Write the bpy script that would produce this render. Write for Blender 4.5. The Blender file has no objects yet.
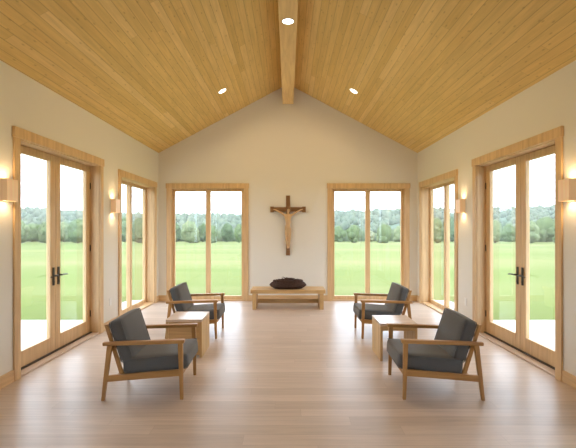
import bpy, bmesh, math, random
from mathutils import Vector, Matrix, noise
S = bpy.context.scene
COL = S.collection
R = math.radians
random.seed(7)

# ------------------------------------------------------------------ camera
cd = bpy.data.cameras.new('camera'); cam = bpy.data.objects.new('camera', cd); COL.objects.link(cam)
CAM_H = 1.526
cam.location = (0, 0, CAM_H); cam.rotation_euler = (R(90), 0, 0)
cd.sensor_width = 36; cd.lens = 418 / 576 * 36; cd.shift_y = 5 / 576; cd.clip_end = 2000
S.camera = cam
# ------------------------------------------------------------------ sky
W = bpy.data.worlds.new('overcast_sky'); S.world = W; W.use_nodes = True
bg = W.node_tree.nodes['Background']
bg.inputs[0].default_value = (0.84, 0.95, 1.12, 1); bg.inputs[1].default_value = 5.2
# ------------------------------------------------------------------ exposure
S.view_settings.view_transform = 'Standard'; S.view_settings.look = 'None'
S.view_settings.gamma = 1; S.view_settings.use_curve_mapping = False
S.view_settings.exposure = 0.0
S.cycles.use_denoising = True
S.cycles.max_bounces = 10; S.cycles.diffuse_bounces = 6; S.cycles.transparent_max_bounces = 16
LAMP_DOWN = 66.0
LAMP_SCONCE = 4.5

HW = 2.75; YB = 8.88; YR = -2.2; EAVE = 3.14; RIDGE = 4.606; TH = 0.22

# ------------------------------------------------------------------ helpers
class NT:
    def __init__(s, m): s.t = m.node_tree; s.n = s.t.nodes; s.l = s.t.links
    def add(s, typ, ins=None, **kw):
        n = s.n.new(typ)
        for k, v in kw.items(): setattr(n, k, v)
        for k, v in (ins or {}).items():
            if isinstance(v, bpy.types.NodeSocket): s.l.new(v, n.inputs[k])
            else: n.inputs[k].default_value = v
        return n
    def math(s, op, a, b=0.0):
        return s.add('ShaderNodeMath', {0: a, 1: b}, operation=op).outputs[0]
    def mix(s, f, a, b, blend='MIX'):
        n = s.n.new('ShaderNodeMix'); n.data_type = 'RGBA'; n.blend_type = blend
        for sock, v in ((n.inputs[0], f), (n.inputs[6], a), (n.inputs[7], b)):
            if isinstance(v, bpy.types.NodeSocket): s.l.new(v, sock)
            else: sock.default_value = v if not isinstance(v, tuple) or len(v) == 4 else v + (1,)
        return n.outputs[2]
def new_mat(name, rough=.5, col=(.5, .5, .5), metal=0.0, spec=.5):
    m = bpy.data.materials.new(name); m.use_nodes = True
    t = NT(m); b = m.node_tree.nodes['Principled BSDF']
    b.inputs['Base Color'].default_value = tuple(col) + (1,); b.inputs['Roughness'].default_value = rough
    b.inputs['Metallic'].default_value = metal; b.inputs['Specular IOR Level'].default_value = spec
    return m, t, b
def link(t, a, b): t.l.new(a, b)
def bump(t, b, h, strength=.2, dist=.01):
    n = t.add('ShaderNodeBump', {'Height': h, 'Strength': strength, 'Distance': dist}); link(t, n.outputs[0], b.inputs['Normal'])
def scaled(t, sc, src='Object', loc=(0, 0, 0)):
    tc = t.add('ShaderNodeTexCoord')
    return t.add('ShaderNodeMapping', {'Vector': tc.outputs[src], 'Scale': sc, 'Location': loc}).outputs[0]

_wood = {}
def wood(col, axis='x', rough=.45, tag='oak', contrast=.28):
    k = (col, axis, rough)
    if k in _wood: return _wood[k]
    m, t, b = new_mat('%s_grain_%s' % (tag, axis), rough, col)
    sc = {'x': (1.5, 22, 22), 'y': (22, 1.5, 22), 'z': (22, 22, 1.5)}[axis]
    v = scaled(t, sc)
    n = t.add('ShaderNodeTexNoise', {'Vector': v, 'Scale': 1.0, 'Detail': 5.0, 'Roughness': .6, 'Distortion': .6})
    n2 = t.add('ShaderNodeTexNoise', {'Vector': v, 'Scale': 4.0, 'Detail': 3.0})
    f = t.math('MULTIPLY', n.outputs[0], 1.0)
    dark = tuple(c * (1 - contrast) * (1 if i < 1 else .93) for i, c in enumerate(col)); light = tuple(min(1, c * (1 + contrast * .45)) for c in col)
    r = t.add('ShaderNodeMapRange', {'Value': f, 'From Min': .32, 'From Max': .68}).outputs[0]
    c = t.mix(r, dark, light)
    r2 = t.add('ShaderNodeMapRange', {'Value': n2.outputs[0], 'From Min': .55, 'From Max': .75, 'To Max': .35}).outputs[0]
    c = t.mix(r2, c, tuple(x * .78 for x in col))
    link(t, c, b.inputs['Base Color'])
    bump(t, b, n2.outputs[0], .08, .004)
    _wood[k] = m
    return m

def planks(name, wc, lc, width, length, palette, rough, groove=.035, groove_col=(.2, .12, .05), knots=False, spec=.5, offs=0.0, gstr=.7, gmix=.65):
    """boards: wc = axis across the boards, lc = axis along"""
    m, t, b = new_mat(name, rough, spec=spec)
    tc = t.add('ShaderNodeTexCoord'); sp = t.add('ShaderNodeSeparateXYZ', {0: tc.outputs['Object']})
    A = sp.outputs[wc]; L = sp.outputs[lc]
    a = t.math('DIVIDE', t.math('ADD', A, 50 + offs), width)
    ia = t.math('FLOOR', a); fa = t.math('FRACT', a)
    wn = t.add('ShaderNodeTexWhiteNoise', {'W': ia}, noise_dimensions='1D').outputs[0]
    l = t.math('ADD', t.math('DIVIDE', L, length), t.math('MULTIPLY', wn, 7.3))
    il = t.math('FLOOR', l); fl = t.math('FRACT', l)
    v2 = t.add('ShaderNodeCombineXYZ', {0: ia, 1: il}).outputs[0]
    wn2 = t.add('ShaderNodeTexWhiteNoise', {'Vector': v2}, noise_dimensions='2D').outputs[0]
    ramp = t.add('ShaderNodeValToRGB', {0: wn2}); cr = ramp.color_ramp
    cr.elements[0].color = palette[0] + (1,); cr.elements[1].color = palette[-1] + (1,)
    for i, c in enumerate(palette[1:-1]):
        e = cr.elements.new((i + 1) / (len(palette) - 1)); e.color = c + (1,)
    cv = t.add('ShaderNodeCombineXYZ', {0: t.math('MULTIPLY', A, 30), 1: t.math('ADD', t.math('MULTIPLY', L, 1.6), t.math('MULTIPLY', wn, 90)), 2: t.math('MULTIPLY', wn2, 20)}).outputs[0]
    g = t.add('ShaderNodeTexNoise', {'Vector': cv, 'Scale': 1.0, 'Detail': 5.0, 'Distortion': .8}).outputs[0]
    gr = t.add('ShaderNodeMapRange', {'Value': g, 'From Min': .3, 'From Max': .7, 'To Min': .82, 'To Max': 1.1}).outputs[0]
    gc = t.add('ShaderNodeCombineColor', {0: gr, 1: gr, 2: gr}).outputs[0]
    c = t.mix(gstr, ramp.outputs[0], gc, 'MULTIPLY')
    if knots:
        kv = t.add('ShaderNodeCombineXYZ', {0: t.math('MULTIPLY', A, 9), 1: t.math('MULTIPLY', L, 3.2)}).outputs[0]
        vo = t.add('ShaderNodeTexVoronoi', {'Vector': kv, 'Scale': 1.0}, voronoi_dimensions='2D')
        kf = t.add('ShaderNodeMapRange', {'Value': vo.outputs['Distance'], 'From Min': .03, 'From Max': .09, 'To Min': .35, 'To Max': 0.0}).outputs[0]
        c = t.mix(kf, c, (.22, .10, .03))
    e1 = t.math('MINIMUM', fa, t.math('SUBTRACT', 1.0, fa))
    ed = t.math('LESS_THAN', e1, groove)
    e2 = t.math('LESS_THAN', t.math('MINIMUM', fl, t.math('SUBTRACT', 1.0, fl)), groove * width / length * .6)
    ed = t.math('MAXIMUM', ed, e2)
    c = t.mix(t.math('MULTIPLY', ed, gmix), c, groove_col)
    link(t, c, b.inputs['Base Color'])
    h = t.math('SUBTRACT', t.math('MULTIPLY', g, .15), ed)
    bump(t, b, h, .25, .004)
    return m

def box(bm, x0, x1, y0, y1, z0, z1, bev=0.0, M=None, taper=None):
    vs = [bm.verts.new((x, y, z)) for z in (z0, z1) for (x, y) in ((x0, y0), (x1, y0), (x1, y1), (x0, y1))]
    fs = [bm.faces.new([vs[i] for i in f]) for f in ((3, 2, 1, 0), (4, 5, 6, 7), (0, 1, 5, 4), (1, 2, 6, 5), (2, 3, 7, 6), (3, 0, 4, 7))]
    if M is not None: bmesh.ops.transform(bm, matrix=M, verts=vs)
    if bev:
        es = {e for f in fs for e in f.edges}
        bmesh.ops.bevel(bm, geom=list(es), offset=bev, segments=2, profile=.6, affect='EDGES')
def hexa(bm, b4, t4, bev=0.0):
    vs = [bm.verts.new(p) for p in list(b4) + list(t4)]
    fs = [bm.faces.new([vs[i] for i in f]) for f in ((3, 2, 1, 0), (4, 5, 6, 7), (0, 1, 5, 4), (1, 2, 6, 5), (2, 3, 7, 6), (3, 0, 4, 7))]
    if bev:
        bmesh.ops.bevel(bm, geom=list({e for f in fs for e in f.edges}), offset=bev, segments=2, profile=.6, affect='EDGES')
def limb(bm, p0, p1, wx0, wy0, wx1, wy1, bev=.006):
    """a post from p0 up to p1 with a rectangular section, tapering"""
    q = lambda p, a, b: [(p[0] - a / 2, p[1] - b / 2, p[2]), (p[0] + a / 2, p[1] - b / 2, p[2]), (p[0] + a / 2, p[1] + b / 2, p[2]), (p[0] - a / 2, p[1] + b / 2, p[2])]
    hexa(bm, q(p0, wx0, wy0), q(p1, wx1, wy1), bev)
def cyl(bm, c, r, h, axis='z', seg=24, r2=None):
    M = Matrix.Translation(c)
    if axis == 'x': M = M @ Matrix.Rotation(R(90), 4, 'Y')
    if axis == 'y': M = M @ Matrix.Rotation(R(90), 4, 'X')
    bmesh.ops.create_cone(bm, cap_ends=True, segments=seg, radius1=r, radius2=r if r2 is None else r2, depth=h, matrix=M)
def tube(bm, pts, r, seg=8, closed=False):
    rings = []; n = len(pts); pts = [Vector(p) for p in pts]
    for i, p in enumerate(pts):
        if closed: d = pts[(i + 1) % n] - pts[i - 1]
        else: d = pts[min(i + 1, n - 1)] - pts[max(i - 1, 0)]
        d.normalize(); up = Vector((0, 0, 1)) if abs(d.z) < .9 else Vector((1, 0, 0))
        a = d.cross(up).normalized(); b = d.cross(a)
        rr = r[i] if isinstance(r, (list, tuple)) else r
        rings.append([bm.verts.new(p + rr * (math.cos(2 * math.pi * k / seg) * a + math.sin(2 * math.pi * k / seg) * b)) for k in range(seg)])
    m = n if closed else n - 1
    for i in range(m):
        A, B = rings[i], rings[(i + 1) % n]
        for k in range(seg): bm.faces.new((A[k], A[(k + 1) % seg], B[(k + 1) % seg], B[k]))
    if not closed:
        bm.faces.new(rings[0]); bm.faces.new(rings[-1][::-1])
def build(name, bm, mat, parent=None, smooth=False, loc=None, **props):
    bmesh.ops.recalc_face_normals(bm, faces=bm.faces[:])
    me = bpy.data.meshes.new(name); bm.to_mesh(me); bm.free()
    if smooth:
        for p in me.polygons: p.use_smooth = True
    if mat: me.materials.append(mat)
    o = bpy.data.objects.new(name, me); COL.objects.link(o)
    if parent: o.parent = parent
    if loc: o.location = loc
    for k, v in props.items(): o[k] = v
    return o
def empty(name, loc=(0, 0, 0), rz=0.0, **props):
    o = bpy.data.objects.new(name, None); COL.objects.link(o)
    o.empty_display_size = .1; o.location = loc; o.rotation_euler = (0, 0, rz)
    for k, v in props.items(): o[k] = v
    return o
def kids(o): return [c for c in bpy.data.objects if c.parent == o]
def copy_tree(o, parent=None):
    c = o.copy(); COL.objects.link(c); c.parent = parent
    for ch in kids(o):
        if ch is not c: copy_tree(ch, c)
    return c
B = bmesh.new

# ------------------------------------------------------------------ materials
m_plaster, t, b = new_mat('plaster_cream', .9, (.775, .755, .70), spec=.2)
n = t.add('ShaderNodeTexNoise', {'Vector': scaled(t, (1, 1, 1)), 'Scale': 60.0, 'Detail': 4.0}).outputs[0]; bump(t, b, n, .05, .003)
m_ceil = planks('pine_ceiling_boards', 0, 1, .088, 4.2, [(.68, .455, .15), (.76, .53, .19), (.72, .49, .17), (.82, .59, .24)], .5, .04, (.34, .20, .065), True, .3, gmix=.5)
m_floor = planks('pale_oak_floor_boards', 1, 0, .15, 1.9, [(.53, .43, .36), (.61, .50, .425), (.56, .46, .385), (.64, .53, .455)], .34, .018, (.30, .22, .17), False, .5, gmix=.4)
TRIM = (.70, .495, .265); OAK = (.46, .245, .078); BEN = (.62, .42, .19)
def m_trim(a): return wood(TRIM, a, .45, 'pine_trim', .18)
def m_oak(a): return wood(OAK, a, .4, 'oak', .25)
def m_ben(a): return wood(BEN, a, .42, 'pale_oak', .2)
m_dark, _, _ = new_mat('dark_bronze', .35, (.06, .055, .05), .8)
m_track, _, _ = new_mat('dark_track', .5, (.05, .045, .04), .3)
m_white, _, _ = new_mat('white_plastic', .4, (.8, .8, .78))
m_fab, t, b = new_mat('charcoal_wool', .95, (.075, .077, .08), spec=.15)
v = scaled(t, (1, 1, 1)); nn = t.add('ShaderNodeTexNoise', {'Vector': v, 'Scale': 260.0, 'Detail': 2.0}).outputs[0]
link(t, t.mix(nn, (.068, .069, .070), (.155, .157, .158)), b.inputs['Base Color']); bump(t, b, nn, .3, .002)
b.inputs['Sheen Weight'].default_value = .25
m_glass = bpy.data.materials.new('window_glass'); m_glass.use_nodes = True; t = NT(m_glass); t.n.clear()
fc = t.add('ShaderNodeLayerWeight', {'Blend': .5}).outputs['Facing']
fr = t.math('ADD', .03, t.math('MULTIPLY', t.math('POWER', fc, 5.0), .9))
tr = t.add('ShaderNodeBsdfTransparent', {0: (.97, .985, .975, 1)}); gl = t.add('ShaderNodeBsdfGlossy', {'Color': (1, 1, 1, 1), 'Roughness': .0})
mx = t.add('ShaderNodeMixShader', {0: fr, 1: tr.outputs[0], 2: gl.outputs[0]}); out = t.add('ShaderNodeOutputMaterial', {0: mx.outputs[0]})
def emis(name, col, st):
    m = bpy.data.materials.new(name); m.use_nodes = True; t = NT(m); t.n.clear()
    e = t.add('ShaderNodeEmission', {0: col + (1,), 1: st}); t.add('ShaderNodeOutputMaterial', {0: e.outputs[0]}); return m
m_lens = emis('lit_lens', (1, .93, .8), 9.0); m_bulb = emis('lit_bulb', (1, .75, .42), 14.0)

# ------------------------------------------------------------------ outdoors ground
def ground_z(x, y):
    d = math.hypot(x, y)
    s = min(1, max(0, (d - 8) / 92)); s = s * s * (3 - 2 * s) * .4 + s * .6
    return -.14 - 1.5 * s
m_field, t, b = new_mat('meadow', .95, (.2, .27, .09), spec=.1)
v = scaled(t, (.012, .075, 1)); n1 = t.add('ShaderNodeTexNoise', {'Vector': v, 'Scale': 1.0, 'Detail': 5.0, 'Roughness': .6}).outputs[0]
n2 = t.add('ShaderNodeTexNoise', {'Vector': scaled(t, (1, 1, 1)), 'Scale': 2.2, 'Detail': 6.0, 'Roughness': .7}).outputs[0]
c = t.mix(t.add('ShaderNodeMapRange', {'Value': n1, 'From Min': .38, 'From Max': .62}).outputs[0], (.130, .166, .040), (.240, .232, .095))
c = t.mix(t.math('MULTIPLY', n2, .35), c, (.10, .145, .03)); link(t, c, b.inputs['Base Color'])
bm = B(); N = 90
xs = [math.copysign(abs(i / 45) ** 2.0 * 420, i) for i in range(-45, 46)]; ys = [-60 + 60 * (j / 20) for j in range(20)] + [(j / 60) ** 2 * 420 for j in range(61)]
g = [[bm.verts.new((x, y, ground_z(x, y))) for x in xs] for y in ys]
for j in range(len(ys) - 1):
    for i in range(len(xs) - 1): bm.faces.new((g[j][i], g[j][i + 1], g[j + 1][i + 1], g[j + 1][i]))
build('field', bm, m_field, smooth=True, kind='structure')
m_stone, t, b = new_mat('pale_terrace_stone', .8, (.62, .60, .56), spec=.3)
for nm, s in (('terrace', -1), ('terrace', 1)):
    bm = B()
    for (x0, x1, y0, y1) in ((2.97, 5.2, -1.5, 7.15), (2.97, 3.5, 7.15, 9.12)):
        a, c_ = (x0, x1) if s > 0 else (-x1, -x0)
        box(bm, a, c_, y0, y1, -.3, -.03)
    build(nm, bm, m_stone, kind='structure')

# hills and forest
def ridge(x): return 10.2 + 5.6 * min(1.6, (abs(x) / 150) ** 1.3) + 1.6 * math.sin(x * .021 + 1) + (1.3 if x > 0 else 0) * min(1, x / 60)
m_hill, t, b = new_mat('wooded_hillside', .95, (.14, .2, .13), spec=.05)
nn = t.add('ShaderNodeTexNoise', {'Vector': scaled(t, (1, 1, 1)), 'Scale': .12, 'Detail': 6.0}).outputs[0]
link(t, t.mix(nn, (.08, .13, .09), (.15, .20, .13)), b.inputs['Base Color'])
def hill_z(x, y):
    s = min(1, max(0, (y - 125) / 145)); s = s * s * (3 - 2 * s)
    return ground_z(x, y) - .2 + (ridge(x) - 2.5 + 1.6) * s + .5 * noise.noise(Vector((x * .04, y * .04, 0))) * s
bm = B()
xs = [-460 + 8 * i for i in range(116)]; ys = [120 + 6 * j for j in range(34)]
g = [[bm.verts.new((x, y, hill_z(x, y))) for x in xs] for y in ys]
for j in range(len(ys) - 1):
    for i in range(len(xs) - 1): bm.faces.new((g[j][i], g[j][i + 1], g[j + 1][i + 1], g[j + 1][i]))
build('hills', bm, m_hill, smooth=True, kind='structure')
m_forest, t, b = new_mat('distant_woodland', .95, (.12, .19, .12), spec=.05)
nn = t.add('ShaderNodeTexNoise', {'Vector': scaled(t, (1, 1, 1)), 'Scale': .35, 'Detail': 7.0}).outputs[0]
link(t, t.mix(t.add('ShaderNodeMapRange', {'Value': nn, 'From Min': .35, 'From Max': .65}).outputs[0], (.075, .11, .07), (.16, .19, .12)), b.inputs['Base Color'])
def blob(bm, c, r, sub=2, sq=1.0, rough=.22, fr=1.2):
    res = bmesh.ops.create_icosphere(bm, subdivisions=sub, radius=1)
    o = Vector((random.uniform(0, 99), random.uniform(0, 99), random.uniform(0, 99)))
    for v in res['verts']:
        d = v.co.normalized(); k = 1 + rough * noise.noise(d * fr * 1.6 + o) * 1.8 + rough * .5 * noise.noise(d * fr * 5 + o)
        v.co = Vector(c) + Vector((d.x * r[0] * k, d.y * r[1] * k, d.z * r[2] * k))
bm = B(); rn = random.Random(3)
for i in range(3200):
    y = 128 + 150 * rn.random() ** .8; x = rn.uniform(-1, 1) * (y * .86 + 12)
    r = rn.uniform(1.1, 2.1); z = hill_z(x, y)
    blob(bm, (x, y, z + r * .5), (r, r, r * rn.uniform(.85, 1.35)), 1, rough=.25)
build('forest', bm, m_forest, smooth=True, kind='stuff', label='hazy wooded hillside beyond the meadow and its row of trees', category='forest')

m_haze = bpy.data.materials.new('valley_haze'); m_haze.use_nodes = True; t = NT(m_haze); t.n.clear()
vs_ = t.add('ShaderNodeVolumeScatter', {'Color': (1, .99, .95, 1), 'Density': .0008, 'Anisotropy': 0.2}); t.l.new(vs_.outputs[0], t.add('ShaderNodeOutputMaterial').inputs['Volume'])
bm = B(); box(bm, -420, 420, 30, 330, -6, 45)
build('haze', bm, m_haze, kind='stuff', label='thin pale haze hanging over the meadow and the woods', category='haze')
# ------------------------------------------------------------------ room shell
def wall_side(name, s, ops):
    bm = B(); a, c_ = (HW, HW + TH) if s > 0 else (-HW - TH, -HW)
    y = YR
    for (y0, y1, z1) in ops:
        box(bm, a, c_, y, y0, 0, EAVE + .04); box(bm, a, c_, y0, y1, z1, EAVE + .04); y = y1
    box(bm, a, c_, y, YB + TH, 0, EAVE + .04)
    return build(name, bm, m_plaster, kind='structure')
DOOR = (4.26, 6.10, 2.46); WIN = (6.85, 8.60, 2.40); ADDED_DOOR = (0.55, 2.39, 2.46)  # last one: unseen door opening added beside the camera for daylight
wall_side('wall_left', -1, (ADDED_DOOR, DOOR, WIN)); wall_side('wall_right', 1, (ADDED_DOOR, DOOR, WIN))
bw = .785; bc = 1.708; BH = 2.40
def gable(bm, y0, y1):
    pr = [(-HW, EAVE), (HW, EAVE), (0, RIDGE + .02)]
    A = [bm.verts.new((x, y0, z)) for x, z in pr]; C = [bm.verts.new((x, y1, z)) for x, z in pr]
    bm.faces.new(A); bm.faces.new(C[::-1])
    for i in range(3): bm.faces.new((A[i], A[(i + 1) % 3], C[(i + 1) % 3], C[i]))
bm = B()
edges = [-HW, -bc - bw, -bc + bw, bc - bw, bc + bw, HW]
for i in range(5):
    if i in (1, 3): box(bm, edges[i], edges[i + 1], YB, YB + TH, BH, EAVE)
    else: box(bm, edges[i], edges[i + 1], YB, YB + TH, 0, EAVE)
gable(bm, YB, YB + TH); build('wall_back', bm, m_plaster, kind='structure')
bm = B(); box(bm, -HW, HW, YR - TH, YR, 0, EAVE); gable(bm, YR - TH, YR)
build('wall_front', bm, m_plaster, kind='structure')
bm = B(); box(bm, -HW - TH, HW + TH, YR - TH, YB + TH, -.2, 0); build('floor', bm, m_floor, kind='structure')
bm = B(); sl = (RIDGE - EAVE) / HW; ov = HW + TH + .5
for s in (-1, 1):
    y0, y1 = YR - TH - .3, YB + TH + .3
    z = EAVE - sl * (ov - HW)
    b4 = [(0, y0, RIDGE), (0, y1, RIDGE), (s * ov, y1, z), (s * ov, y0, z)]
    hexa(bm, b4, [(p[0], p[1], p[2] + .25) for p in b4])
build('ceiling', bm, m_ceil, kind='structure')
bm = B(); box(bm, -.115, .115, YR, YB, 4.18, RIDGE + .1, .006)
build('ridge_beam', bm, wood((.78, .55, .24), 'y', .5, 'beam', .15), kind='structure')
# baseboards
def base(name, segs, ax):
    bm = B()
    for (a, c_, w0, w1) in segs:
        if ax == 'y': box(bm, min(w0, w1), max(w0, w1), a, c_, 0, .12, .003)
        else: box(bm, a, c_, min(w0, w1), max(w0, w1), 0, .12, .003)
    build(name, bm, m_trim(ax), kind='structure')
cs = .085
for nm, s in (('left', -1), ('right', 1)):
    base('baseboard_' + nm, [(a, c_, s * HW, s * (HW - .016)) for a, c_ in ((YR, ADDED_DOOR[0] - cs), (ADDED_DOOR[1] + cs, DOOR[0] - cs), (DOOR[1] + cs, WIN[0] - cs), (WIN[1] + cs, YB))], 'y')
base('baseboard_back', [(-HW, -bc - bw - cs, YB, YB - .016), (-bc + bw + cs, bc - bw - cs, YB, YB - .016), (bc + bw + cs, HW, YB, YB - .016)], 'x')

# ------------------------------------------------------------------ windows and doors
def unit(name, loc, rz, w, h, door, label, rec=.13):
    """x along the wall, y outward from the inner wall face"""
    o = empty(name, loc, rz, kind='structure', label=label)
    hw = w / 2; e = .001
    bm = B()
    for s in (-1, 1): box(bm, min(s * (hw - .012), s * (hw + cs)), max(s * (hw - .012), s * (hw + cs)), -.022, -e, 0, h - .012, .003)
    box(bm, -hw - cs - .012, hw + cs + .012, -.030, -e, h - .012, h + .095, .004)
    build('casing', bm, m_trim('z'), o)
    bm = B()
    for s in (-1, 1): box(bm, min(s * (hw - .022), s * (hw - e)), max(s * (hw - .022), s * (hw - e)), 0, TH, 0, h - .022)
    box(bm, -hw + e, hw - e, 0, TH, h - .022, h - e); build('jamb', bm, m_trim('z'), o)
    iw = hw - .022; top = h - .022
    if door:
        bm = B(); box(bm, -iw, iw, -.004, TH, e, .022, .003); build('threshold', bm, wood((.62, .51, .42), 'x', .4, 'pale_threshold', .12), o)
        bm = B(); box(bm, -iw, iw, rec - .035, rec - .006, .0221, .034); build('track', bm, m_track, o)
        for s in (-1, 1):
            lf = empty('door_leaf', (0, 0, 0)); lf.parent = o
            x0, x1 = (s * .002, s * iw); x0, x1 = min(x0, x1), max(x0, x1)
            y0, y1 = rec, rec + .05; st = .112
            z0, z1 = .03, top - .003
            bm = B()
            box(bm, x0, x0 + st, y0, y1, z0, z1, .004); box(bm, x1 - st, x1, y0, y1, z0, z1, .004)
            box(bm, x0 + st, x1 - st, y0, y1, z0, .205, .004); box(bm, x0 + st, x1 - st, y0, y1, 2.35, z1, .004)
            build('leaf_frame', bm, m_trim('z'), lf)
            bm = B(); box(bm, x0 + st - .005, x1 - st + .005, (y0 + y1) / 2 - .003, (y0 + y1) / 2 + .003, .2, 2.355); build('pane', bm, m_glass, lf)
            hx = s * .055; bm = B()
            box(bm, hx - .018, hx + .018, y0 - .012, y0 - .0005, .835, 1.055, .003)
            cyl(bm, (hx, y0 - .03, .955), .011, .05, 'y', 12)
            tube(bm, [(hx - s * .012, y0 - .055, .955), (hx + s * .03, y0 - .055, .957), (hx + s * .09, y0 - .056, .955), (hx + s * .135, y0 - .05, .948)], [.010, .010, .008, .007], 8)
            cyl(bm, (hx, y0 - .014, .875), .009, .01, 'y', 12)
            build('handle', bm, m_dark, lf, label='dark bronze lever handle on tall backplate')
            bm = B()
            for z in (.3, 1.25, 2.15): cyl(bm, (s * (iw - .004), y0 - .007, z), .007, .09, 'z', 10)
            build('hinge', bm, m_dark, lf)
    else:
        y0, y1 = rec, rec + .06; f = .05; mu = .05; zb = .095
        bm = B()
        box(bm, -iw, -iw + f, y0, y1, e, top, .004); box(bm, iw - f, iw, y0, y1, e, top, .004)
        box(bm, -iw + f, iw - f, y0, y1, e, zb, .004); box(bm, -iw + f, iw - f, y0, y1, top - f, top, .004)
        build('window_frame', bm, m_trim('z'), o)
        bm = B(); box(bm, -mu, mu, y0 - .01, y1, zb, top - f, .004); build('mullion', bm, m_trim('z'), o)
        for s in (-1, 1):
            a, c_ = sorted((s * (mu - .004), s * (iw - f + .004)))
            bm = B(); box(bm, a, c_, (y0 + y1) / 2 - .003, (y0 + y1) / 2 + .003, zb - .004, top - f + .004); build('pane', bm, m_glass, o)
        bm = B(); box(bm, -iw, iw, 0, y0, e, .025, .003); build('window_sill', bm, m_trim('x'), o)
dm = (DOOR[0] + DOOR[1]) / 2; wm = (WIN[0] + WIN[1]) / 2; d0 = (ADDED_DOOR[0] + ADDED_DOOR[1]) / 2
unit('door_1', (-HW, dm, 0), R(90), DOOR[1] - DOOR[0], DOOR[2], True, 'glazed pine double door to the terrace in the left wall')
unit('door_2', (HW, dm, 0), R(-90), DOOR[1] - DOOR[0], DOOR[2], True, 'glazed pine double door to the terrace in the right wall')
unit('added_door_3', (-HW, d0, 0), R(90), DOOR[1] - DOOR[0], DOOR[2], True, 'unseen glazed pine double door beside the camera in the left wall, added for daylight')  # this pair is out of view, added to bring in daylight
unit('added_door_4', (HW, d0, 0), R(-90), DOOR[1] - DOOR[0], DOOR[2], True, 'unseen glazed pine double door beside the camera in the right wall, added for daylight')
unit('window_1', (-HW, wm, 0), R(90), WIN[1] - WIN[0], WIN[2], False, 'tall two-pane pine window in the left wall beside the corner', .16)
unit('window_2', (HW, wm, 0), R(-90), WIN[1] - WIN[0], WIN[2], False, 'tall two-pane pine window in the right wall beside the corner', .16)
unit('window_3', (-bc, YB, 0), 0, 2 * bw, BH, False, 'tall two-pane pine window in the end wall, left of the crucifix', .07)
unit('window_4', (bc, YB, 0), 0, 2 * bw, BH, False, 'tall two-pane pine window in the end wall, right of the crucifix', .07)

# ------------------------------------------------------------------ ceiling lamps
def downlight(loc, tilt, label, group=None, r=.074):
    o = empty('recessed_downlight', loc, 0, label=label, category='ceiling light')
    o.rotation_euler = (0, tilt, 0)
    if group: o['group'] = group
    bm = B(); tube(bm, [(math.cos(a) * r, math.sin(a) * r, -.003) for a in [2 * math.pi * i / 32 for i in range(32)]], .008, 8, True)
    build('trim_ring', bm, m_white, o, True)
    bm = B(); cyl(bm, (0, 0, -.004), r - .004, .006, 'z', 32); build('lens', bm, m_lens, o)
    l = bpy.data.lights.new('downlight_lamp', 'SPOT'); l.energy = LAMP_DOWN * (.5 if tilt else 1.7); l.color = (1, .70, .36); l.spot_size = R(172); l.spot_blend = .5; l.shadow_soft_size = .06
    lo = bpy.data.objects.new('downlight_lamp', l); COL.objects.link(lo); lo.parent = o; lo.location = (0, 0, -.03)
downlight((0, 5.33, 4.18), 0, 'round white downlight set in the underside of the ridge beam')
ang = math.atan(sl); zl = RIDGE - 1.17 * sl
downlight((-1.17, 7.43, zl), -ang, 'round downlight in the left slope of the board ceiling')
downlight((1.17, 7.43, zl), ang, 'round downlight in the right slope of the board ceiling')

# ------------------------------------------------------------------ wall lamps
m_shade = wood((.84, .61, .37), 'z', .4, 'lit_veneer_shade', .12).copy()
_b = m_shade.node_tree.nodes['Principled BSDF']; _b.inputs['Emission Color'].default_value = (1, .66, .36, 1); _b.inputs['Emission Strength'].default_value = .22
def sconce(s, y, z, label):
    o = empty('wall_sconce', (s * HW, y, z), R(90) if s < 0 else R(-90), label=label, category='wall lamp')
    # local: x along wall, -y into the room
    bm = B(); w = .08; p = .095; h = .105; k = .01
    box(bm, -w, w, -p, -p + k, -h, h, .002); box(bm, -w, -w + k, -p + k, -.012, -h, h, .001); box(bm, w - k, w, -p + k, -.012, -h, h, .001)
    build('lamp_shade', bm, m_shade, o)
    bm = B(); box(bm, -w, w, -.012, -.001, -h, h, .001); build('back_plate', bm, m_white, o)
    bm = B(); cyl(bm, (0, -.048, 0), .022, .09, 'z', 16); build('bulb', bm, m_bulb, o, True)
    for dz in (-1, 1):
        l = bpy.data.lights.new('sconce_lamp', 'SPOT'); l.energy = LAMP_SCONCE; l.color = (1, .68, .36); l.shadow_soft_size = .02; l.spot_size = R(140); l.spot_blend = 1
        lo = bpy.data.objects.new('sconce_lamp', l); COL.objects.link(lo); lo.parent = o; lo.location = (0, -.06, dz * .075)
        lo.rotation_euler = (0 if dz < 0 else R(180), 0, 0)
sconce(-1, 4.03, 1.90, 'wooden box sconce cut by the left edge of the photo, before the double door')
sconce(1, 4.03, 1.90, 'wooden box sconce cut by the right edge of the photo, before the double door')
sconce(-1, 6.53, 1.885, 'small glowing wooden sconce between the left double door and window')
sconce(1, 6.53, 1.885, 'small glowing wooden sconce between the right double door and window')
for s, nm in ((-1, 'left'), (1, 'right')):
    o = empty('power_outlet', (s * HW, 6.46, .40), R(90) if s < 0 else R(-90), label='white power outlet low on the %s wall between door and window' % nm, category='outlet')
    bm = B(); box(bm, -.036, .036, -.007, -.0005, -.058, .058, .002); build('plate', bm, m_white, o)
    for z in (-.024, .024):
        bm = B(); box(bm, -.014, .014, -.0085, -.0071, z - .014, z + .014, .001); build('socket', bm, m_white, o)

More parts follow.
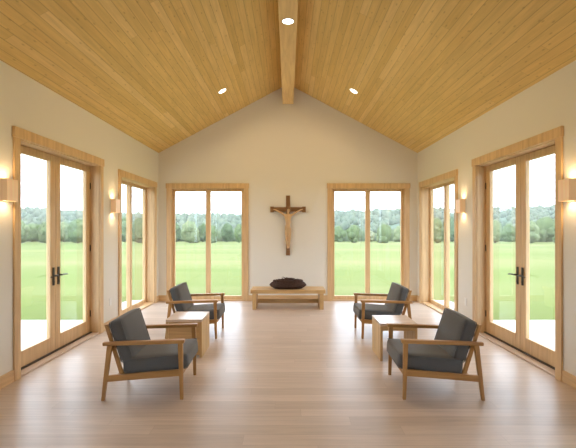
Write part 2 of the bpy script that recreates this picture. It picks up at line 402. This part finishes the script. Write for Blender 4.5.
# ------------------------------------------------------------------ armchairs
def cushion(bm, x0, x1, y0, y1, z0, z1, puff=.012, M=None):
    n = 12; r = .035
    res = bmesh.ops.create_cube(bm, size=1); vs = res['verts']
    bmesh.ops.subdivide_edges(bm, edges=list({e for v in vs for e in v.link_edges}), cuts=n, use_grid_fill=True)
    vs = [v for v in bm.verts if v.tag is False]
    cx, cy, cz = (x0 + x1) / 2, (y0 + y1) / 2, (z0 + z1) / 2; hx, hy, hz = (x1 - x0) / 2, (y1 - y0) / 2, (z1 - z0) / 2
    for v in vs:
        p = v.co * 2; q = Vector((p.x * hx, p.y * hy, p.z * hz))
        inner = Vector((max(-hx + r, min(hx - r, q.x)), max(-hy + r, min(hy - r, q.y)), max(-hz + r, min(hz - r, q.z))))
        d = q - inner
        if d.length > 1e-6: q = inner + d.normalized() * min(r, d.length)
        q.z += math.copysign(1, p.z) * puff * (1 - p.x ** 2) * (1 - p.y ** 2) if abs(p.z) > .99 else 0
        q.x += p.x * .006 * (1 - p.y ** 2) * (1 - p.z ** 2); q.y += p.y * .006 * (1 - p.x ** 2) * (1 - p.z ** 2)
        v.co = Vector((cx, cy, cz)) + q; v.tag = True
    if M is not None: bmesh.ops.transform(bm, matrix=M, verts=vs)
    for v in vs: v.tag = True
def piping(bm, x0, x1, y0, y1, z, M=None, r=.004, c=.02):
    pts = []
    for (cx, cy, a0) in ((x1 - c, y1 - c, 0), (x0 + c, y1 - c, 90), (x0 + c, y0 + c, 180), (x1 - c, y0 + c, 270)):
        for k in range(4):
            a = R(a0 + k * 30); pts.append(Vector((cx + c * math.cos(a), cy + c * math.sin(a), z)))
    if M is not None: pts = [M @ p for p in pts]
    tube(bm, pts, r, 6, True)
def make_chair():
    o = empty('armchair', (0, 0, 0))
    yo = .312
    for s in (-1, 1):
        y = s * yo
        bm = B(); limb(bm, (.350, y, 0), (.338, y, .505), .030, .028, .044, .034); build('leg', bm, m_oak('z'), o)
        bm = B(); limb(bm, (-.345, y, 0), (-.285, y, .49), .030, .028, .046, .034); build('leg', bm, m_oak('z'), o)
        # arm: shaped board, wider at front
        bm = B()
        hexa(bm, [(-.345, y - .022, .487), (.375, y - .030, .505), (.375, y + .030, .505), (-.345, y + .022, .487)],
             [(-.345, y - .022, .520), (.378, y - .030, .540), (.378, y + .030, .540), (-.345, y + .022, .520)], .010)
        build('armrest', bm, m_oak('x'), o)
        bm = B()
        hexa(bm, [(-.325, y - .012, .165), (.335, y - .012, .212), (.335, y + .012, .212), (-.325, y + .012, .165)],
             [(-.320, y - .012, .222), (.335, y - .012, .270), (.335, y + .012, .270), (-.320, y + .012, .222)], .004)
        build('side_rail', bm, m_oak('x'), o)
        bm = B(); yi = s * (yo - .038); limb(bm, (-.190, yi, .215), (-.332, yi, .665), .040, .024, .030, .024); build('back_post', bm, m_oak('z'), o)
    bm = B(); box(bm, .322, .345, -yo + .014, yo - .014, .195, .25, .004); build('front_rail', bm, m_oak('y'), o)
    bm = B(); box(bm, -.235, -.205, -yo + .014, yo - .014, .175, .222, .004); build('rear_rail', bm, m_oak('y'), o)
    bm = B()
    for k, z in enumerate((.34, .45, .56, .645)):
        x = -.190 - (z - .215) / .45 * .142
        box(bm, x - .008, x + .008, -yo + .05, yo - .05, z - .018, z + .018, .003)
    build('back_slat', bm, m_oak('y'), o)
    bm = B()
    for k in range(6):
        x = -.15 + k * .085; z = .205 + (x + .33) * .071
        box(bm, x - .02, x + .02, -yo + .013, yo - .013, z - .012, z, .002)
    build('seat_slat', bm, m_oak('y'), o)
    M = Matrix.Translation((.085, 0, .308)) @ Matrix.Rotation(R(-4.2), 4, 'Y')
    bm = B(); cushion(bm, -.275, .308, -.288, .288, -.070, .070, .010, M); sc = build('seat_cushion', bm, m_fab, o, True)
    bm = B(); piping(bm, -.268, .301, -.281, .281, .060, M); piping(bm, -.268, .301, -.281, .281, -.060, M); build('piping', bm, m_fab, sc, True)
    M = Matrix.Translation((-.200, 0, .518)) @ Matrix.Rotation(R(-108), 4, 'Y')
    # local x -> along the back, z -> thickness
    bm = B(); cushion(bm, -.195, .195, -.288, .288, -.058, .058, .014, M); bc_ = build('back_cushion', bm, m_fab, o, True)
    bm = B(); piping(bm, -.188, .188, -.281, .281, .050, M); piping(bm, -.188, .188, -.281, .281, -.050, M); build('piping', bm, m_fab, bc_, True)
    return o
chair = make_chair()
spots = [(-1.312, 4.045, R(2), 'oak armchair with charcoal cushions, the closer one in the left half of the room'),
         (1.402, 4.045, R(180 - 2), 'oak armchair with charcoal cushions, the closer one in the right half of the room'),
         (-1.352, 6.13, R(0), 'oak armchair with charcoal cushions, behind the left side table by the end wall'),
         (1.388, 6.13, R(180), 'oak armchair with charcoal cushions, behind the right side table by the end wall')]
for i, (x, y, a, lb) in enumerate(spots):
    o = chair if i == 0 else copy_tree(chair)
    o.location = (x, y, 0); o.rotation_euler = (0, 0, a); o['label'] = lb; o['category'] = 'armchair'; o['group'] = 'armchairs facing across the room'

# ------------------------------------------------------------------ side tables
def table(x, y, h, inner, closed, label):
    o = empty('side_table', (x, y, 0), 0, label=label, category='side table', group='wooden side tables between the armchairs')
    w = .215; d = .24; k = .03
    bm = B(); box(bm, -w, w, -d, d, h - .032, h, .004); build('table_top', bm, wood((.76, .63, .50), 'x', .22, 'sky_sheen_table_wood', .12), o)  # top paler than the sides: window reflection put into its wood colour
    for s in (-1, 1):
        bm = B()
        n = 5; bw_ = 2 * d / n
        for i in range(n): box(bm, *sorted((s * w, s * (w - k))), -d + i * bw_ + .0018, -d + (i + 1) * bw_ - .0018, 0, h - .0325, .004)
        build('side_panel', bm, m_ben('z'), o)
    if closed:
        bm = B(); box(bm, -w + k, w - k, -d + .012, -d + .03, .03, h - .033, .002); build('front_panel', bm, m_ben('x'), o)
    else:
        bm = B(); box(bm, -w + k, w - k, -d + .006, -d + .026, h - .085, h - .033, .002); build('apron', bm, m_ben('x'), o)
    if closed: bm = B(); box(bm, -w + k, w - k, -d + .035, d - .02, .09, .11, .002); build('shelf', bm, m_ben('x'), o)
table(-1.235, 5.19, .455, 1, True, 'boxy oak side table between the two armchairs on the left')
table(1.28, 5.06, .435, -1, False, 'boxy oak side table between the two armchairs on the right')

# ------------------------------------------------------------------ bench, basket, crucifix
o = empty('altar_bench', (0, 8.14, 0), 0, label='low pale oak bench against the end wall under the crucifix', category='bench')
bm = B(); box(bm, -.71, .71, -.25, .25, .305, .375, .006); build('bench_top', bm, m_ben('x'), o)
for s in (-1, 1):
    bm = B(); box(bm, *sorted((s * .675, s * .60)), -.24, .24, 0, .3045, .005); build('leg', bm, m_ben('z'), o)
bm = B(); box(bm, -.5995, .5995, .10, .14, .065, .145, .004); build('stretcher', bm, m_ben('x'), o)

m_wick, t, b = new_mat('dark_wicker', .7, (.045, .025, .018), spec=.3)
nn = t.add('ShaderNodeTexNoise', {'Vector': scaled(t, (1, 1, 1)), 'Scale': 40.0, 'Detail': 3.0}).outputs[0]
link(t, t.mix(nn, (.03, .015, .010), (.10, .05, .035)), b.inputs['Base Color'])
o = empty('woven_basket', (.0, 8.10, .377), 0, label='dark brown shallow woven basket lying on the oak bench', category='basket')
def prof(t_):  # radius factor over height 0..1
    return .80 + .26 * math.sin(min(1, t_ / .5) * math.pi / 2) if t_ < .5 else 1.06 - .22 * ((t_ - .5) / .5) ** 1.5
bm = B(); rows = 9
for i in range(rows):
    tt = i / (rows - 1); f = prof(tt)
    pts = []
    for k in range(72):
        a = 2 * math.pi * k / 72; wv = .006 * math.sin(18 * a + math.pi * i)
        pts.append(((.325 * f + wv) * math.cos(a), (.19 * f + wv) * math.sin(a), .0125 + tt * .122 + .002 * math.sin(3 * a + i)))
    tube(bm, pts, .0105, 6, True)
for k in range(36):
    a = 2 * math.pi * k / 36; pts = []
    for j in range(8):
        tt = j / 7; f = prof(tt); pts.append((.325 * f * math.cos(a), .19 * f * math.sin(a), .007 + tt * .13))
    tube(bm, pts, .006, 5)
build('basket_wall', bm, m_wick, o, True)
bm = B(); cyl(bm, (0, 0, .01), 1, .014, 'z', 40)
for v in bm.verts: v.co.x *= .25; v.co.y *= .14
build('basket_base', bm, m_wick, o)
bm = B(); rr = random.Random(5)
for s_ in range(3):
    pts = []
    for k in range(60):
        a = 2 * math.pi * k / 60; q = 8 * a + s_ * 2.1
        pts.append(((.268 + .016 * math.cos(q)) * math.cos(a), (.155 + .016 * math.cos(q)) * math.sin(a), .146 + .013 * math.sin(q)))
    tube(bm, pts, .011, 6, True)
build('rim', bm, m_wick, o, True)
bm = B()
for k in range(46):
    a = rr.uniform(0, 2 * math.pi); q = rr.uniform(0, .8); c0 = Vector((.25 * q * math.cos(a), .14 * q * math.sin(a), .115 + .055 * (1 - q * q) + rr.uniform(0, .012)))
    d = Vector((rr.uniform(-1, 1), rr.uniform(-1, 1) * .6, rr.uniform(-.12, .22))).normalized() * rr.uniform(.05, .10)
    tube(bm, [c0 - d, c0 + Vector((0, 0, .012)), c0 + d], [.006, .010, .005], 6)
blob(bm, (0, 0, .085), (.235, .13, .070), 3, rough=.1)
build('twig_filling', bm, m_wick, o, True)

# crucifix
XC = 1.37; ZC = 1.9365
o = empty('crucifix', (0, YB, 0), 0, label='carved wooden crucifix hanging on the end wall above the bench', category='crucifix')
m_cross = wood((.25, .125, .045), 'z', .5, 'dark_cross_wood', .3); m_crossx = wood((.25, .125, .045), 'x', .5, 'dark_cross_wood', .3)
Z = lambda ypx: CAM_H + (229 - ypx) * (YB - .04) / 418
bm = B(); box(bm, -.043, .043, -.034, -.002, Z(255.5), Z(195.5), .004); build('upright', bm, m_cross, o)
bm = B(); box(bm, -.375, .375, -.056, -.0345, Z(211.6), Z(207.2), .004)
for s in (-1, 1): box(bm, *sorted((s * .375, s * .30)), -.060, -.030, Z(212.3), Z(206.6), .004)
build('crossbar', bm, m_crossx, o)
m_corpus = wood((.62, .42, .22), 'z', .5, 'carved_limewood', .15)
def skin(name, V, E, rad, mat, parent, sub=2, root=0):
    me = bpy.data.meshes.new(name); me.from_pydata(V, E, []); ob = bpy.data.objects.new(name, me); COL.objects.link(ob)
    me.materials.append(mat); sm = ob.modifiers.new('s', 'SKIN'); sm.use_smooth_shade = True
    for i, r in enumerate(rad):
        sv = me.skin_vertices[0].data[i]; sv.radius = (r, r) if not isinstance(r, tuple) else r; sv.use_root = (i == root)
    ob.modifiers.new('u', 'SUBSURF').levels = sub; ob.modifiers['u'].render_levels = sub
    ob.parent = parent; return ob
zt = Z(209.4)  # palms
yb = -.095
V = [(0, yb, zt - .42), (0, yb - .006, zt - .33), (0, yb - .012, zt - .22), (0, yb - .008, zt - .135), (0, yb - .012, zt - .09), (0.012, yb - .03, zt - .03), (.014, yb - .034, zt + .012),
     (-.065, yb, zt - .128), (-.17, yb + .008, zt - .062), (-.265, yb + .018, zt - .012), (-.315, yb + .024, zt + .004),
     (.065, yb, zt - .128), (.17, yb + .008, zt - .062), (.265, yb + .018, zt - .012), (.315, yb + .024, zt + .004),
     (-.036, yb, zt - .46), (-.030, yb - .03, zt - .62), (-.012, yb - .004, zt - .77), (-.010, yb - .02, zt - .83),
     (.036, yb, zt - .46), (.034, yb - .03, zt - .62), (.016, yb - .006, zt - .77), (.012, yb - .026, zt - .825)]
E = [(0, 1), (1, 2), (2, 3), (3, 4), (4, 5), (5, 6), (3, 7), (7, 8), (8, 9), (9, 10), (3, 11), (11, 12), (12, 13), (13, 14), (0, 15), (15, 16), (16, 17), (17, 18), (0, 19), (19, 20), (20, 21), (21, 22)]
rad = [(.058, .04), (.048, .036), (.066, .042), (.052, .036), .022, (.036, .04), (.034, .038), .027, .021, .016, (.014, .008), .027, .021, .016, (.014, .008),
       .042, .030, .020, (.016, .012), .042, .030, .020, (.016, .012)]
skin('carved_body', V, E, rad, m_corpus, o)
bm = B()
rings = []
for (dz, r) in ((-.545, .054), (-.50, .062), (-.45, .070), (-.40, .068), (-.365, .062), (-.36, .054)):
    ring = []
    for k in range(28):
        a = 2 * math.pi * k / 28; q = 1 + .05 * math.sin(7 * a + dz * 20)
        ring.append(bm.verts.new((r * q * math.cos(a), yb - .004 + r * .62 * q * math.sin(a), zt + dz - .02 * math.cos(a))))
    rings.append(ring)
for A, C in zip(rings, rings[1:]):
    for k in range(28): bm.faces.new((A[k], A[(k + 1) % 28], C[(k + 1) % 28], C[k]))
bm.faces.new(rings[0]); bm.faces.new(rings[-1])
build('loincloth', bm, wood((.58, .40, .21), 'z', .5, 'carved_cloth', .15), o, True)
bm = B(); blob(bm, (.013, yb - .020, zt + .018), (.040, .038, .046), 2, rough=.12, fr=3)
for s in (-1, 1): tube(bm, [(.013 + s * .033, yb - .03, zt + .01), (.014 + s * .038, yb - .03, zt - .04), (s * .036, yb - .02, zt - .085)], [.014, .014, .008], 8)
build('carved_hair', bm, m_cross, o, True)
bm = B(); cx_, cz_ = .014, zt - .012
tube(bm, [(cx_, yb - .072, cz_ + .018), (cx_, yb - .080, cz_ + .002), (cx_, yb - .074, cz_ - .004)], [.003, .006, .004], 6)
blob(bm, (cx_, yb - .062, cz_ - .042), (.020, .016, .022), 2, rough=.1)
build('carved_face', bm, m_corpus, o, True)
bm = B(); box(bm, -.040, .040, -.075, -.035, zt - .885, zt - .865, .003); build('footrest', bm, m_cross, o)

# ------------------------------------------------------------------ trees beyond the meadow
m_hedge, t, b = new_mat('hedgerow_leaves', .95, (.1, .16, .09), spec=.05)
nn = t.add('ShaderNodeTexNoise', {'Vector': scaled(t, (1, 1, 1)), 'Scale': .9, 'Detail': 7.0}).outputs[0]
link(t, t.mix(nn, (.065, .095, .05), (.155, .195, .095)), b.inputs['Base Color'])
bm = B(); rn = random.Random(11)
for i in range(230):
    x = -92 + i * .8 + rn.uniform(-.4, .4); r_ = rn.uniform(.8, 1.5); y = 109 + rn.uniform(-1.5, 1.5)
    blob(bm, (x, y, ground_z(x, y) + r_ * .7), (r_ * 1.2, r_, r_ * rn.uniform(1.0, 1.5)), 2, rough=.25)
build('hedge', bm, m_hedge, smooth=True, kind='stuff', label='low leafy hedgerow running behind the trees at the far edge of the meadow', category='hedge')
def tree_mat(name, a, c_):
    m, t, b = new_mat(name, .95, a, spec=.05)
    nn = t.add('ShaderNodeTexNoise', {'Vector': scaled(t, (1, 1, 1)), 'Scale': 1.4, 'Detail': 8.0, 'Roughness': .75}).outputs[0]
    link(t, t.mix(t.add('ShaderNodeMapRange', {'Value': nn, 'From Min': .38, 'From Max': .62}).outputs[0], a, c_), b.inputs['Base Color'])
    bump(t, b, nn, .6, .3); return m
TM = {'dark': tree_mat('deep_green_foliage', (.05, .085, .038), (.115, .16, .07)), 'mid': tree_mat('mid_green_foliage', (.08, .12, .052), (.165, .21, .088)),
      'pale': tree_mat('pale_green_foliage', (.125, .165, .08), (.235, .27, .14)), 'warm': tree_mat('straw_green_foliage', (.19, .21, .12), (.33, .33, .21))}
m_bark, _, _ = new_mat('bark', .9, (.10, .08, .06))
def tree(u, wpx, top, Y, tone, label, base_y=None):
    x = (u - 288) / 418 * Y; w = wpx / 418 * Y; gz = ground_z(x, Y); zt_ = CAM_H + (229 - top) / 418 * Y; h = zt_ - gz
    o = empty('tree', (x, Y, gz), 0, label=label, category='tree', group='trees along the far edge of the meadow')
    bm = B(); k = 9
    blob(bm, (0, 0, h * .50), (w * .44, w * .38, h * .48), 3, rough=.16, fr=1.6)
    for i in range(k):
        a = 2 * math.pi * i / k + random.random(); q = random.uniform(.2, .34) * w; zz = h * random.uniform(.14, .74); r = w * random.uniform(.17, .26)
        blob(bm, (q * math.cos(a), q * math.sin(a), zz), (r, r, r * 1.05), 3, rough=.22, fr=1.8)
    blob(bm, (0, 0, h * .84), (w * .24, w * .24, h * .16), 3, rough=.2, fr=2)
    for v in bm.verts:
        if v.co.z < .15: v.co.z = .15 * random.random()
    build('crown', bm, TM[tone], o, True)
    bm = B(); tube(bm, [(0, 0, -.2), (.1, 0, h * .25), (0, 0, h * .6)], [w * .06, w * .045, w * .02], 8); build('trunk', bm, m_bark, o, True)
T = [
 # left double door, first pane 19-48
 (17, 20, 219, 94, 'pale', 'pale bushy tree at the outer edge of the first pane of the left double door'),
 (32, 18, 224, 103, 'mid', 'rounded green tree in the middle of the first pane of the left double door'),
 (46, 16, 222, 94, 'mid', 'green tree behind the meeting stiles of the left double door'),
 (64, 17, 222, 103, 'pale', 'pale green tree just inside the second pane of the left double door'),
 (78, 22, 219, 94, 'mid', 'broad round green tree filling the second pane of the left double door'),
 (124, 15, 217, 103, 'mid', 'green tree in the first pane of the left side window'),
 (139, 15, 218, 94, 'dark', 'dark green tree in the second pane of the left side window'),
 (176, 12, 224, 103, 'dark', 'dark narrow tree at the far left of the end window left of the crucifix'),
 (190, 20, 221, 94, 'pale', 'large pale green tree in the left pane of the end window left of the crucifix'),
 (203, 10, 223, 103, 'dark', 'dark slim tree beside the mullion of the end window left of the crucifix'),
 (213, 9, 225, 94, 'mid', 'small green tree just right of the mullion, end window left of the crucifix'),
 (227, 13, 223, 103, 'dark', 'dark oval tree in the right pane of the end window left of the crucifix'),
 (239, 10, 224, 94, 'mid', 'green tree nearest the crucifix in the end window on its left'),
 (338, 14, 226, 103, 'mid', 'green tree nearest the crucifix in the end window on its right'),
 (354, 15, 225, 94, 'mid', 'round green tree in the left pane of the end window right of the crucifix'),
 (371, 8, 231, 103, 'warm', 'low straw-coloured bush right of the mullion, end window right of the crucifix'),
 (384, 15, 224, 94, 'mid', 'rounded yellowish green tree in the right pane, end window right of the crucifix'),
 (399, 12, 226, 103, 'pale', 'pale tree at the far right of the end window right of the crucifix'),
 (437, 15, 218, 94, 'mid', 'green tree in the first pane of the right side window'),
 (452, 15, 217, 103, 'dark', 'dark green tree in the second pane of the right side window'),
 (495, 14, 220, 94, 'pale', 'pale green tree at the inner edge of the first pane, right double door'),
 (509, 15, 224, 103, 'mid', 'rounded green tree in the first pane of the right double door'),
 (531, 16, 221, 94, 'pale', 'pale green tree just inside the second pane of the right double door'),
 (546, 24, 217, 103, 'mid', 'broad round green tree filling the second pane of the right double door'),
 (563, 16, 221, 94, 'mid', 'green tree at the outer edge of the second pane, right double door'),
]
for (u, w, top, Y, tone, lb) in T: tree(u, w, top, Y, tone, lb)
